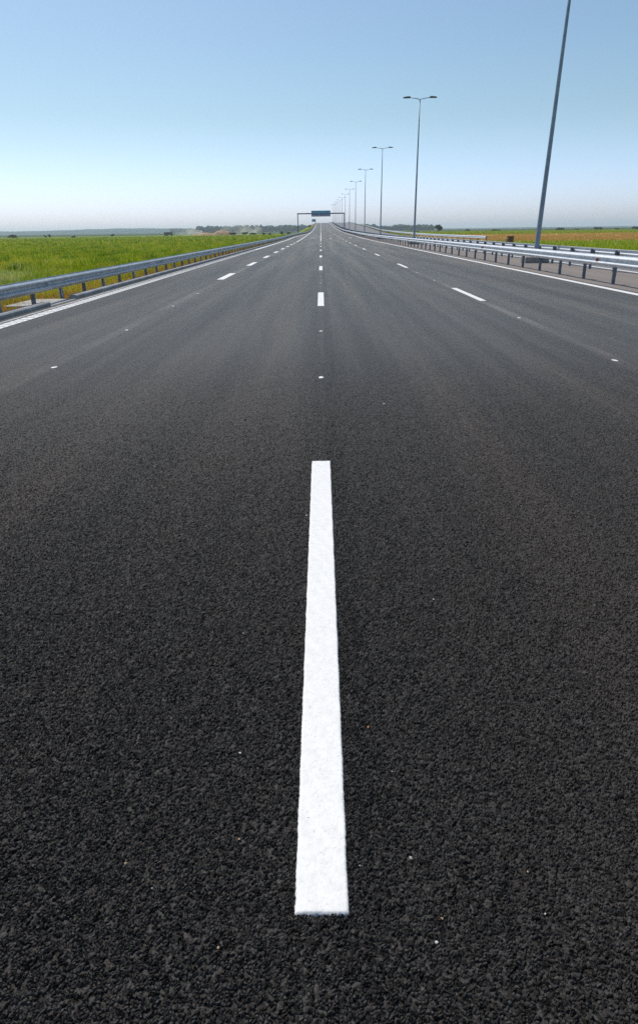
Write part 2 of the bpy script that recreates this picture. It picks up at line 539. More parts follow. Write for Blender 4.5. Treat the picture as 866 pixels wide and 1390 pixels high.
def build_patch():
    nr_, ni, no_ = 1350, 1100, 330
    t = np.linspace(0, 1, nr_)
    ys = 0.74 + (11.0 - 0.74) * (0.17 * t + 0.83 * t ** 2.6)
    ys = np.concatenate([np.linspace(-2.2, 0.735, 260), ys])
    nr_ = len(ys)
    wid = 0.60 + 0.58 * np.maximum(ys, 0.74)
    outer = np.minimum(wid + 3.4, 7.4)
    ui = np.linspace(-1, 1, ni)
    uo = np.linspace(0, 1, no_ + 1)[1:]
    right = wid[:, None] + (outer - wid)[:, None] * uo[None, :]
    X = np.concatenate([-right[:, ::-1], ui[None, :] * wid[:, None], right], 1)
    X = np.clip(X, -5.6, 7.6) + np.linspace(-.02, .02, X.shape[1])[None, :]
    nc = X.shape[1]
    Y = np.repeat(ys[:, None], nc, 1)
    e = np.minimum((outer[:, None] - np.abs(X)) / 2.4, ((11.0 - ys) / 9.6)[:, None])
    e = np.minimum(e, ((ys + 2.2) / 0.6)[:, None])
    e = np.minimum(e, np.minimum(X + 5.6, 7.6 - X) / 1.5)
    e = sstep(0, 1, e)
    X = X + rng.uniform(-.25, .25, X.shape) * np.gradient(X, axis=1)
    Z = 0.0015 + relief(X, Y) * (0.1 + 0.9 * e)
    i = np.arange(nr_ - 1)[:, None] * nc + np.arange(nc - 1)[None, :]
    Fc = np.stack([i, i + 1, i + nc + 1, i + nc], -1).reshape(-1, 4)
    return link('wearing_course', np_mesh('wearing_course', np.stack([X, Y, Z], -1).reshape(-1, 3), Fc, smooth=False), M['asphalt'], road)


build_patch()


def paint_slab(name, x0, x1, y0, y1, mat, parent, dz=0.004, th=0.003, seg=0.5, jag=0.0):
    """A painted bar on the road: thin slab with slightly uneven edges."""
    ys = np.linspace(y0, y1, max(2, int((y1 - y0) / seg) + 1))
    n = len(ys)
    fx0 = x0(ys) if callable(x0) else np.full(n, x0)
    fx1 = x1(ys) if callable(x1) else np.full(n, x1)
    a = fx0 + rng.uniform(-jag, jag, n); b = fx1 + rng.uniform(-jag, jag, n)
    z = P(ys)
    V = np.concatenate([np.stack([a, ys, z + dz], 1), np.stack([a + .002, ys, z + dz + th], 1),
                        np.stack([b - .002, ys, z + dz + th], 1), np.stack([b, ys, z + dz], 1)])
    Fc = []
    for i in range(n - 1):
        for r in range(3):
            Fc.append((r * n + i, (r + 1) * n + i, (r + 1) * n + i + 1, r * n + i + 1))
    Fc.append((0, 3 * n, 2 * n, n))
    Fc.append((n - 1, 2 * n - 1, 3 * n - 1, 4 * n - 1))
    return link(name, np_mesh(name, V, Fc), mat, parent)


def near_dash(y0, y1):
    """The dash at the viewer's feet: thick white paint that settled over the chippings."""
    nx, ny = 40, 760
    u = np.linspace(-1, 1, nx); v = np.linspace(0, 1, ny)
    U, Vv = np.meshgrid(u, v)
    Y = y0 + (y1 - y0) * Vv
    el = -0.0695 + 0.0007 * np.sin(Y[:, 0] * 37) + rng.normal(0, .0005, ny)
    er = 0.0700 + 0.0007 * np.sin(Y[:, 0] * 29 + 2) + rng.normal(0, .0005, ny)
    X = el[:, None] + (U + 1) / 2 * (er - el)[:, None] + 0.002
    endj = np.convolve(rng.normal(0, .0012, nx + 8), np.ones(3) / 3, 'same')[4:-4]
    Y = Y + np.where(Vv < .01, 1 - Vv / .01, 0) * endj[None, :]
    top = 0.0140 + 0.06 * relief(X * .8, Y * .8) + 0.0006 * np.sin(X * 90 + Y * 40) 
    ed = np.minimum(np.minimum(1 - np.abs(U), 2 * np.minimum(Vv, 1 - Vv) * 22), 0.08) / 0.08
    Z = 0.001 + (top - 0.001) * np.clip(ed, 0, 1) ** 0.3
    i = np.arange(ny - 1)[:, None] * nx + np.arange(nx - 1)[None, :]
    Fc = np.stack([i, i + 1, i + nx + 1, i + nx], -1).reshape(-1, 4)
    return link('lane_dash', np_mesh('lane_dash', np.stack([X, Y, Z], -1).reshape(-1, 3), Fc, smooth=True), M['paint'], road)


near_dash(1.03, 4.31)
for k in range(1, 8):
    c = 2.67 + 13.45 * k
    paint_slab('lane_dash', -0.075, 0.075, c - 1.65, c + 1.65, M['paint'], road, jag=0.002)
paint_slab('centre_line', -0.075, 0.075, 108, 660, M['paint'], road, seg=4)
for k in range(0, 8):
    c = 16.9 + 13.95 * k
    paint_slab('lane_dash', 3.76, 3.91, c - 1.75, c + 1.75, M['paint'], road, jag=0.002)
for k in range(8, 34):
    c = 16.9 + 13.95 * k
    paint_slab('lane_dash', 3.76, 3.91, c - 2.2, c + 2.2, M['old_paint'], road, seg=2)
for k in range(0, 8):
    c = 24.9 + 9.35 * k
    paint_slab('lane_dash', -3.72, -3.47, c - 1.75, c + 1.75, M['paint'], road, jag=0.002)
paint_slab('merge_line', -3.70, -3.49, 98, 226, M['paint'], road, seg=3)
paint_slab('edge_line', lambda y: XE(y) - .13, lambda y: XE(y) + .13, -10, 700, M['paint'], road, seg=2)
paint_slab('edge_line', 7.85, 8.06, -10, 700, M['paint'], road, seg=2)
paint_slab('edge_line', lambda y: XE(y) - .30, lambda y: XE(y) - .19, -10, 210, M['faint_paint'], road, seg=2, jag=0.006)
paint_slab('edge_line', 11.62, 11.78, -10, 700, M['paint'], opp, seg=2, dz=0.008)
# raised ribs of the profiled edge line
rb = MB()
y = -6.0
while y < 60:
    rb.box((XE(y), y, 0.0125), (0.19, 0.055, 0.009))
    y += 0.26
rb.build('edge_ribs', M['paint'], road)
# small setting-out spots of paint between the dashes
for X, ylist in ((0.0, (7.15, 10.72, 20.9, 24.2, 34.4, 37.8)), (-3.42, (7.9, 11.1, 14.8, 17.9)), (3.77, (7.95, 12.1, 21.6, 25.6)), (-3.55, (29.6, 38.9))):
    for yv in ylist:
        mb = MB()
        w = 0.034
        n = 9
        pts = [(X + w * math.cos(2 * math.pi * i / n) * random.uniform(.7, 1.2), yv + 0.055 * math.sin(2 * math.pi * i / n) * random.uniform(.7, 1.2)) for i in range(n)]
        v = [(a, b, 0.003) for a, b in pts] + [(a, b, 0.0065) for a, b in pts]
        f = [tuple(range(n, 2 * n))] + [(i, (i + 1) % n, n + (i + 1) % n, n + i) for i in range(n)]
        mb.add(v, f).build('paint_spot', M['paint'], road)


def arrow(x, y, length, merge, mat):
    z = float(P(y)) + 0.005
    sl = float(P(y + length) - P(y)) / length
    mb = MB()
    def poly(pts):
        n = len(pts)
        v = [(x + a, y + b, z + b * sl) for a, b in pts] + [(x + a, y + b, z + b * sl + .004) for a, b in pts]
        mb.add(v, [tuple(range(n, 2 * n))] + [(i, (i + 1) % n, n + (i + 1) % n, n + i) for i in range(n)])
    if merge:
        poly([(-0.45, 0), (-0.2, 0), (0.45, length * .62), (0.2, length * .62)])
        poly([(0.0, length * .66), (0.75, length * .56), (0.6, length)])
    else:
        poly([(-.09, 0), (.09, 0), (.09, length * .62), (-.09, length * .62)])
        poly([(-.38, length * .62), (.38, length * .62), (0, length)])
    mb.build('lane_arrow', mat, road)


arrow(-1.75, 128, 7.5, True, M['old_paint'])
arrow(-1.9, 172, 7.5, True, M['old_paint'])
arrow(1.85, 122, 5.5, False, M['paint'])
arrow(5.85, 128, 5.5, False, M['paint'])
arrow(5.85, 180, 5.5, False, M['old_paint'])


# left kerb: two runs with a drain opening between them
KY = lambda a, b: np.unique(np.concatenate([[a, b], ROAD_Y[(ROAD_Y > a) & (ROAD_Y < b)]]))
kp = [(-.10, -.09), (.09, -.09), (.09, .075), (.065, .10), (-.085, .10), (-.10, .085)]
def kerb(a, b, label):
    o = sweep('kerb', KY(a, b), lambda y: XE(y) - 0.56, kp, M['kerb'])
    me = o.data
    tag(o, label, None, None, 'structure')
    # end faces
    k = len(kp); n = len(me.vertices)
    e = MB()
    for s0, rev in ((0, False), (n - k, True)):
        v = [tuple(me.vertices[s0 + i].co) for i in range(k)]
        d = -0.001 if not rev else 0.001
        v = [(p[0], p[1] + d, p[2]) for p in v]
        e.add(v, [tuple(range(k)) if not rev else tuple(reversed(range(k)))])
    e.build('kerb_end', M['kerb'], o)
    j = MB()
    return o
kerb(-12, 15.2, 'near run of grey concrete kerb under the left guardrail')
kerb(16.9, 660, 'long run of grey concrete kerb beyond the drain opening')
ch = MB()
ch.box((-7.0, 16.05, -0.045), (1.15, 1.66, 0.10), ch=0.012)
tag(ch.build('drain_chute', M['concrete']), 'pale concrete drain chute in the gap of the left kerb', 'drain')


# ------------------------------------------------------------------ guardrails
def w_profile(face, z0, z1, depth=0.082, th=0.004):
    """W-beam section; face=+1 bulges to +x. Closed loop."""
    h = z1 - z0
    c = [(i / 20, max(depth * math.sin(2 * math.pi * i / 20) ** 2, 0.012 if i in (0, 20) else 0.0)) for i in range(21)]
    outer = [(face * d, z0 + t * h) for t, d in c]
    inner = [(face * (d - th), z0 + t * h) for t, d in reversed(c)]
    return outer + inner


def beam_ys(a, b):
    ys = [a]
    y = a
    while y < b:
        if y < 120:
            for d in (0.02, 1.0, 2.0, 3.0, 3.98, 4.0):
                ys.append(y + d)
            y += 4.0
        else:
            y += 8.0
            ys.append(y)
    return np.array(ys)


def c_post(h, open_dir, yside=1):
    """C-section post, standing from below the ground to h."""
    w, d, t = 0.050, 0.092, 0.006
    mb = MB()
    z0 = -0.35
    zc = (h + z0) / 2; hz = h - z0
    mb.box((0, -yside * w / 2, zc), (d, t, hz))
    mb.box((-d / 2 + t / 2, yside * t / 2, zc), (t, w - 0.002, hz - .003))
    mb.box((d / 2 - t / 2, yside * t / 2, zc), (t, w - 0.002, hz - .003))
    mb.box((-d / 2 + .017, yside * (w / 2 + t * .9), zc), (.022, t, hz - .005))
    mb.box((d / 2 - .017, yside * (w / 2 + t * .9), zc), (.022, t, hz - .005))
    return mb


def post_spacer(mb, side, zc):
    mb.box((side * 0.085, 0, zc), (0.06, 0.10, 0.16))
    mb.tube([(side * 0.115, 0, zc), (side * 0.14, 0, zc)], 0.014, 6)


def guardrail(label, xfun, side, z0, z1, y0, y1, post_ys, mats, beam_mat, refl=None, refl_ys=(), first_ys=None):
    """side: +1 the beam faces +x, -1 it faces -x."""
    root = empty('guardrail', (0, 0, 0))
    tag(root, label, 'guardrail')
    bx = 0.135 * side
    seg = lambda ys: np.where(ys < 121, 0.005 * side * ((np.floor((ys - y0 + 1e-4) / 4.0) % 2)), 0)
    sweep('beam', beam_ys(y0, y1), lambda y: xfun(y) + bx, w_profile(side, z0, z1), beam_mat, root, smooth=True, joints=seg)
    zc = (z0 + z1) / 2
    protos = []
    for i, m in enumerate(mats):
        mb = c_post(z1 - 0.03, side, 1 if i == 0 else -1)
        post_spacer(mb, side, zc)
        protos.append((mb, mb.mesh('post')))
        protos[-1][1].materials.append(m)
    vis = [y for y in post_ys]
    first = vis[:100]
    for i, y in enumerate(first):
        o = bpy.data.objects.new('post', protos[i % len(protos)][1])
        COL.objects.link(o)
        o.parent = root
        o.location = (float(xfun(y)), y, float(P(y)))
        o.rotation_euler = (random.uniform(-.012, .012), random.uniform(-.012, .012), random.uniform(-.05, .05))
    rest = vis[100:]
    if rest:
        mb = MB()
        for y in rest:
            h = z1 - .03
            mb.box((float(xfun(y)), y, float(P(y)) + (h - .3) / 2), (0.115, 0.055, h + .3))
        tag(mb.build('posts_in_the_distance', mats[0], root), None, None, None, 'stuff')
    for y in refl_ys:
        mb = MB()
        fx = float(xfun(y)) + bx
        z = float(P(y)) + zc
        # small wedge bracket in the valley of the beam
        d = side
        v = [(fx + d * .006, y - .012, z - .055), (fx + d * .006, y - .012, z + .055), (fx + d * .10, y - .012, z + .035), (fx + d * .10, y - .012, z - .035)]
        v += [(p[0], p[1] + .02, p[2]) for p in v]
        f = [(0, 1, 2, 3), (7, 6, 5, 4), (0, 4, 5, 1), (1, 5, 6, 2), (2, 6, 7, 3), (3, 7, 4, 0)]
        mb.add(v, f).build('reflector', refl, root)
    return root


XL = lambda y: XE(y) - 0.95
guardrail('grey guardrail along the left kerb in front of the meadow', XL, 1, 0.29, 0.60, -8, 690,
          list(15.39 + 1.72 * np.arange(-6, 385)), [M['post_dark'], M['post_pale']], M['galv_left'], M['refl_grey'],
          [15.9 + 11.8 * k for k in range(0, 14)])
guardrail('bright guardrail beside the right edge line, nearest of the median rails', lambda y: 8.68 + 0 * np.asarray(y, float), -1, 0.50, 0.815, -8, 690,
          list(19.3 + 2.22 * np.arange(-6, 300)), [M['post_dark']], M['galv'], M['refl_orange'],
          [20.2 + 14.6 * k for k in range(0, 12)])
guardrail('guardrail seen from behind, just past the lamp posts on the median', lambda y: 11.0 + 0 * np.asarray(y, float), 1, 0.50, 0.80, -8, 690,
          list(17.9 + 2.22 * np.arange(-3, 300)), [M['post_dark']], M['galv'])
guardrail('short pale guardrail on the outer edge of the opposite carriageway', lambda y: XO(y) + 0.35, -1, 0.46, 0.78, 75, 690,
          list(75.3 + 4.0 * np.arange(0, 153)), [M['post_dark']], M['galv'])


# ------------------------------------------------------------------ lamp posts
ORD = ['nearest', 'second nearest', 'third nearest', 'fourth nearest', 'fifth nearest', 'sixth nearest', 'seventh nearest', 'eighth nearest',
       'ninth nearest', 'tenth nearest', 'eleventh nearest', 'twelfth nearest', 'thirteenth nearest', 'farthest']


def lamp_proto():
    root = empty('street_lamp')
    HH = 14.15
    mb = MB()
    mb.tube([(0, 0, 0.30), (0, 0, 0.42), (0, 0, 1.5), (0, 0, 4), (0, 0, 9), (0, 0, HH)], [.125, .118, .112, .10, .075, .048], 16)
    mb.build('pole', M['pole'], root)
    MB().box((0, 0, .29), (.42, .42, .025), ch=.004).build('base_plate', M['pole'], root)
    pl = MB().box((0, 0, .02), (1.15, .75, .52), ch=.03)
    pl.build('plinth', M['plinth'], root)
    MB().box((0, -0.118, 1.15), (.10, .016, .42), ch=.006).build('hatch', M['pole'], root)
    for s in (-1, 1):
        a = MB()
        a.tube([(0, 0, HH - .12), (s * .10, 0, HH - .02), (s * .5, 0, HH + .05), (s * 1.05, 0, HH + .12)], [.045, .04, .034, .03], 8)
        a.build('arm', M['pole'], root)
        h = MB()
        # flat lamp housing, blunt at the arm and thin at the tip
        sec = [(0.98, .07, .045, .10), (1.06, .12, .075, .15), (1.20, .155, .085, .17), (1.5, .16, .06, .15), (1.68, .13, .03, .10), (1.76, .07, .012, .05)]
        v, f = [], []
        for x, w, up, dn in sec:
            zc = HH + .14
            for a_, b_ in ((-1, -.35), (-.85, 1 * 0.2), (-.5, 1), (.5, 1), (.85, .2), (1, -.35)):
                v.append((s * x, a_ * w, zc + (up if b_ > 0 else up * .2) * b_ + .02))
            v.append((s * x, w * .9, zc - .055)); v.append((s * x, -w * .9, zc - .055))
        k = 8
        for i in range(len(sec) - 1):
            for j in range(k):
                q = (i * k + j, i * k + (j + 1) % k, (i + 1) * k + (j + 1) % k, (i + 1) * k + j)
                f.append(q if s > 0 else q[::-1])
        f.append(tuple(range(k)) if s < 0 else tuple(reversed(range(k))))
        f.append(tuple((len(sec) - 1) * k + i for i in (range(k) if s > 0 else reversed(range(k)))))
        h.add(v, f)
        ho = h.build('lamp_head', M['lamp_head'], root)
        MB().box((s * 1.38, 0, HH + .078), (.5, .22, .02), ch=.004).build('lamp_glass', M['lamp_glass'], ho)
    return root


M['plinth'] = simple('plinth_concrete', (0.20, 0.19, 0.18), (0.30, 0.28, 0.26), 2, 0.85, 0, .3, 40)


def copy_tree(o, parent=None):
    c = o.copy(); COL.objects.link(c)
    c.parent = parent
    for ch_ in [q for q in list(S.objects) if q.parent == o]:
        copy_tree(ch_, c)
    return c


lp = lamp_proto()
for k in range(14):
    o = lp if k == 0 else copy_tree(lp)
    y = 32.0 + 42.5 * k
    o.location = (10.42 if k == 0 else 10.45, y, float(P(y)))
    o.rotation_euler = (0, .022 if k == 0 else random.uniform(-.003, .003), random.uniform(-.03, .03))
    nm = {0: 'nearest tall twin-arm lamp post on the median, its top out of the frame',
          13: 'farthest twin-arm lamp post of the median row, by the road crest'}.get(k, ORD[k] + ' twin-arm lamp post in the median row')
    tag(o, nm, 'lamp post', 'twin-arm lamp posts along the median')

# ------------------------------------------------------------------ sign gantry and small sign
def gantry():
    Y = 272.0
    zr = float(P(Y))
    g = empty('sign_gantry', (0, Y, 0))
    tag(g, 'sign gantry with a wide teal board spanning the motorway before the crest', 'gantry')
    xl, xr = -9.25, 9.45
    zb = 7.85
    for x in (xl, xr):
        gz = float(ground_z(x, Y))
        p_ = MB().box((x, 0, (gz - .3 + zb - .23) / 2), (.34, .34, zb - .23 - gz + .3), ch=.03)
        p_.box((x, 0, gz + .12), (.8, .8, .16), ch=.02)
        p_.build('post', M['gantry'], g)
    b = MB()
    b.box(((xl + xr) / 2, 0, zb), (xr - xl + .5, .40, .44), ch=.03)
    b.box(((xl + xr) / 2, .75, zb), (xr - xl - .6, .12, .16), ch=.02)
    for k in range(16):
        x = xl + .8 + k * (xr - xl - 1.6) / 15
        b.box((x, .44, zb), (.08, .48, .10))
    b.build('crossbeam', M['gantry'], g)
    bd = MB().box((.1, -.36, 8.35), (7.75, .12, 1.15), ch=.03).build('sign_board', M['sign_teal'], g)
    MB().box((.1, -.33, 7.52), (7.75, .10, .48), ch=.02).build('dark_band', M['sign_dark'], bd)
    w = MB()
    w.box((.1, -.55, 6.98), (7.7, .5, .52), ch=.02)
    w.build('walkway', M['sign_violet'], g)
    br = MB()
    for k in range(5):
        x = -3.4 + k * 1.75
        br.box((x, -.24, 7.9), (.1, .10, 1.9))
    br.build('bracket', M['gantry'], g)


gantry()


def small_sign():
    Y = 520.0
    x = -5.0 - 0.35
    z = float(P(Y))
    s = empty('road_sign', (x, Y, z))
    tag(s, 'small blue-grey road sign on the left verge near the crest', 'road sign')
    MB().box((0, 0, 3.1), (3.0, .08, 1.9), ch=.03).build('panel', M['sign_teal'], s)
    MB().box((.55, -.05, 2.6), (1.7, .012, .7)).build('dark_patch', M['sign_dark'], s)
    for dx in (-1.0, 1.0):
        MB().tube([(dx, .09, -.6), (dx, .09, 3.9)], .05, 8).build('post', M['gantry'], s)


small_sign()

# ------------------------------------------------------------------ shrubs and trees
def leaf_cloud(lobes, n, size, seed):
    r = np.random.default_rng(seed)
    C = []
    for (cx, cy, cz, rx, ry, rz), w in lobes:
        m = int(n * w)
        d = r.normal(size=(m, 3)); d /= np.linalg.norm(d, axis=1)[:, None]
        rad = r.uniform(.35, 1.08, m) ** .6
        C.append(np.stack([cx + d[:, 0] * rx * rad, cy + d[:, 1] * ry * rad, cz + d[:, 2] * rz * rad], 1))
    C = np.concatenate(C)
    m = len(C)
    a = r.normal(size=(m, 3)); a /= np.linalg.norm(a, axis=1)[:, None]
    b = r.normal(size=(m, 3)); b = np.cross(a, b); b /= np.linalg.norm(b, axis=1)[:, None]
    s = size * r.uniform(.6, 1.4, m)[:, None]
    V = np.stack([C - a * s, C + b * s * .55, C + a * s, C - b * s * .55], 1).reshape(-1, 3)
    Fc = np.arange(m * 4).reshape(m, 4)
    return V, Fc


def shrub(name, x, y, w, h, mat, label, cat='shrub', group=None, n=500, seed=0, tree=False):
    r = random.Random(seed * 31 + 5)
    z = float(ground_z(x, y))
    o = empty(name, (x, y, z - .05))
    tag(o, label, cat, group)
    lobes = []
    k = 6
    for i in range(k):
        lobes.append(((r.uniform(-.3, .3) * w, r.uniform(-.3, .3) * w, h * r.uniform(.35, .72) + (.12 * h if tree else 0), w * r.uniform(.2, .34), w * r.uniform(.2, .34), h * r.uniform(.18, .30)), 1 / k))
    V, Fc = leaf_cloud(lobes, n, max(.10, 0.055 * w), seed)
    link('crown', np_mesh('crown', V, Fc), mat, o)
    t = MB()
    t.tube([(0, 0, -.2), (0.03 * w, 0, h * .25), (0, .03 * w, h * .6)], [.035 * w, .028 * w, .012 * w], 6)
    for i in range(4):
        a = i * 1.57 + r.random()
        t.tube([(0, 0, h * .15), (math.cos(a) * w * .12, math.sin(a) * w * .12, h * .38), (math.cos(a) * w * .27, math.sin(a) * w * .27, h * .6)], [.02 * w, .014 * w, .006 * w], 5)
    t.build('trunk', M['bark'], o)
    return o


def PX(px, Y):      # metres right of the road axis for a picture column, used once to write the list below
    return (px - 435.5) / 905.0 * Y


ORDS = ['first', 'second', 'third', 'fourth', 'fifth', 'sixth', 'seventh', 'eighth', 'ninth', 'tenth', 'eleventh', 'twelfth']
# left meadow
shrub('shrub', -211, 455, 6.5, 2.4, M['leaf_dark'], 'long low dark shrub on the far left horizon', n=800, seed=1)
shrub('shrub', -178, 430, 2.0, 2.0, M['leaf_dark'], 'smaller dim shrub left of the round dark one in the meadow', seed=2)
shrub('shrub', -168, 412, 2.4, 2.6, M['leaf_dark'], 'round dark shrub standing alone in the left meadow', seed=3)
shrub('shrub', -147, 395, 3.0, 1.5, M['leaf_red'], 'rust-red low bush in the left meadow', seed=4)
shrub('shrub', -133, 425, 2.4, 2.2, M['leaf_dark'], 'small dark shrub in the meadow well left of the dust cloud', seed=5)
for i, (x, y, w, h) in enumerate(((-33.5, 392, 2.6, 2.0), (-30.6, 400, 2.2, 1.5), (-23.5, 402, 2.8, 2.1), (-19.2, 400, 2.8, 1.9))):
    shrub('shrub', x, y, w, h, M['leaf_dark'], ORDS[i] + ' from the left of four dark shrubs before the blue wood, by the gantry', group='dark shrubs left of the gantry', seed=10 + i)
shrub('shrub', -8.6, 500, 2.6, 2.2, M['leaf_dark'], 'dark shrub at the top of the left embankment by the crest', seed=16)
for i, (x, y, w, h) in enumerate(((-62, 470, 6, 1.8), (-54, 475, 5, 2.2), (-47.5, 470, 5, 1.6))):
    shrub('shrub', x, y, w, h, M['leaf'], ['wide low green bush right of the orange soil heap', 'taller bush between the soil heap and the blue wood', 'low bush nearest the gantry, right of the soil heap'][i], seed=20 + i, n=600)
# right fields
shrub('tree', 79.5, 452, 5.6, 5.2, M['leaf'], 'round green tree alone at the edge of the right field', 'tree', n=1600, seed=30, tree=True)
rs = [(123, 560, 5, 2.2), (146, 560, 8, 1.8), (182, 560, 4, 2.0), (199, 555, 7, 2.6), (214, 560, 5, 1.8), (229, 555, 6, 3.0), (236, 565, 4, 2.2), (248, 560, 5, 1.7), (262, 555, 9, 2.8)]
for i, (x, y, w, h) in enumerate(rs):
    shrub('shrub', x, y, w, h, M['leaf_dark'], ORDS[i] + ' shrub from the left in the dark row along the right horizon', group='dark shrubs along the right horizon', seed=40 + i, n=500)
shrub('tree', 252, 520, 9.0, 6.6, M['leaf_dark'], 'large dark tree at the right end of the horizon', 'tree', n=1600, seed=60, tree=True)
for i, (x, y, w, h) in enumerate(((37, 425, 2.6, 1.8), (44, 440, 2.2, 1.6), (68, 470, 3, 1.6))):
    shrub('shrub', x, y, w, h, M['leaf_dark'], ['dark shrub at the foot of the right embankment', 'second dark shrub from the right embankment, below the far wood', 'dark shrub just left of the round green tree'][i], seed=65 + i, n=300)


def wood(name, x0, x1, y0, depth, n, hfun, label, seed):
    r = random.Random(seed)
    mb = MB()
    for i in range(n):
        x = x0 + (x1 - x0) * (i + r.random()) / n
        y = y0 + r.random() * depth
        h = hfun(x) * r.uniform(.84, 1.06)
        w = r.uniform(4.0, 7.0)
        z = float(ground_z(x, y))
        mb.blob((x, y, z + h * .62), (w, w, h * .40), i, .22, 2)
        mb.blob((x + r.uniform(-3, 3), y + 2, z + h * .34), (w * 1.15, w, h * .38), i + 999, .25, 1)
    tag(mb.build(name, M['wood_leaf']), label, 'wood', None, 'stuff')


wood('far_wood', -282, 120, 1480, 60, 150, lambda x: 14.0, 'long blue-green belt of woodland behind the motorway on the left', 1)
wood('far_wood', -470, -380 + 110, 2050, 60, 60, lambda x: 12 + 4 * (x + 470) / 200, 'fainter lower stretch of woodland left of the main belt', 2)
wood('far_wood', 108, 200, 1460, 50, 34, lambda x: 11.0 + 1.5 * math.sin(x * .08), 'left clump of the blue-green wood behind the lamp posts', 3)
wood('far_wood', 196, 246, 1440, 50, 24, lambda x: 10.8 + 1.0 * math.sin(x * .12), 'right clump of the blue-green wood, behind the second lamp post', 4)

# ------------------------------------------------------------------ soil heap, truck and dust
def heap():
    xs = np.linspace(-1, 1, 60); ys = np.linspace(-1, 1, 16)
    X, Y = np.meshgrid(xs, ys)
    H = np.zeros_like(X)
    for cx, w, h in ((-.72, .2, 1.4), (-.45, .22, 2.1), (-.12, .2, 1.5), (.2, .24, 3.9), (.42, .2, 3.2), (.68, .16, 1.2)):
        H = np.maximum(H, h * np.clip(1 - ((X - cx) / w / 1.6) ** 2 - Y ** 2, 0, 1) ** .8)
    H += np.random.default_rng(5).normal(0, .12, H.shape) * (H > .05)
    k = 60
    V = np.stack([-75 + X * 17, 480 + Y * 5, ground_z(-75 + X * 17, 480 + Y * 5) - .05 + H * .85], -1).reshape(-1, 3)
    i = np.arange(15)[:, None] * k + np.arange(k - 1)[None, :]
    Fc = np.stack([i, i + 1, i + k + 1, i + k], -1).reshape(-1, 4)
    o = link('soil_heap', np_mesh('soil_heap', V, Fc), M['soil'])
    tag(o, 'long heap of orange dug soil in the fields on the left', 'soil heap')


heap()


def truck():
    x, y = -112, 490
    t = empty('dump_truck', (x, y, float(ground_z(x, y))), R(4))
    tag(t, 'tiny dark truck at the left end of the dust cloud', 'truck')
    b = MB()
    b.add([(-2.9, -1.1, 1.0), (1.0, -1.1, 1.0), (1.0, 1.1, 1.0), (-2.9, 1.1, 1.0), (-3.3, -1.25, 2.5), (1.1, -1.25, 2.6), (1.1, 1.25, 2.6), (-3.3, 1.25, 2.5)],
          [(3, 2, 1, 0), (0, 1, 5, 4), (1, 2, 6, 5), (2, 3, 7, 6), (3, 0, 4, 7), (4, 5, 6, 7)])
    b.build('tipper_body', M['truck_body'], t)
    MB().box((2.1, 0, 1.75), (1.7, 2.2, 1.9), ch=.12).build('cab', M['truck_cab'], t)
    MB().box((2.2, -1.11, 2.15), (.9, .02, .7)).build('window', M['glass'], t)
    MB().box((0, 0, .85), (6.0, .9, .25)).build('chassis', M['truck_body'], t)
    for wx in (-2.3, -1.1, 2.2):
        for s in (-1, 1):
            MB().tube([(wx, s * .75, .5), (wx, s * 1.1, .5)], .5, 12).build('wheel', M['rubber'], t)


truck()


def dust():
    t = NT('dust_air')
    p = t.n('ShaderNodeTexCoord').outputs['Object']
    n = t.ramp(t.noise(p, 0.16, 4, .65), .42, .72)
    sep = t.n('ShaderNodeSeparateXYZ'); t.l(p, sep.inputs[0])
    v = t.n('ShaderNodeVolumePrincipled')
    v.inputs['Color'].default_value = (.92, .88, .84, 1)
    t.l(t.math('MULTIPLY', n, 0.16), v.inputs['Density'])
    t.l(v.outputs[0], t.out.inputs['Volume'])
    t.m.cycles.homogeneous_volume = False
    for i, (cx, cy, rx, ry, rz, lab) in enumerate(((-97, 486, 11, 6, 3.2, 'pale low cloud of dust trailing behind the tiny truck'),
                                            (-58, 488, 15, 6, 4.6, 'thin plume of dust drifting over the orange soil heap'))):
        mb = MB()
        mb.blob((0, 0, rz * .75), (rx, ry, rz), 70 + i, .12, 3)
        o = mb.build('dust', t.m)
        o.location = (cx, cy, float(ground_z(cx, cy)))
        tag(o, lab, 'dust', None, 'stuff')


dust()


def crate():
    x, y = 27.8, 98
    z = float(ground_z(x, y))
    c = empty('crate', (x, y, z), R(8))
    tag(c, 'small rust-brown box in the grass behind the opposite guardrail', 'crate')
    MB().box((.12, 0, .62), (.78, .7, 1.24), ch=.03).build('body', M['rust'], c)
    MB().box((-.45, -.02, .5), (.36, .6, 1.0), ch=.03).build('side_panel', M['rust_pale'], c)
    MB().box((.12, 0, 1.28), (.86, .78, .07), ch=.01).build('lid', M['rust'], c)


crate()

# ------------------------------------------------------------------ grass
def blades(X, Y, h, wd, mi, seed, lean=.35):
    r = np.random.default_rng(seed)
    n = len(X)
    Z = ground_z(X, Y) - 0.02
    a = r.uniform(0, 2 * np.pi, n)
    hh = h * r.uniform(.55, 1.25, n)
    ww = wd * r.uniform(.6, 1.3, n)
    dx, dy = np.cos(a) * ww, np.sin(a) * ww
    lx, ly = r.normal(0, lean, n) * hh, r.normal(0, lean, n) * hh
    V = np.stack([np.stack([X - dx, Y - dy, Z], 1), np.stack([X + dx, Y + dy, Z], 1), np.stack([X + lx, Y + ly, Z + hh], 1)], 1).reshape(-1, 3)
    return V, np.arange(3 * n).reshape(n, 3), mi


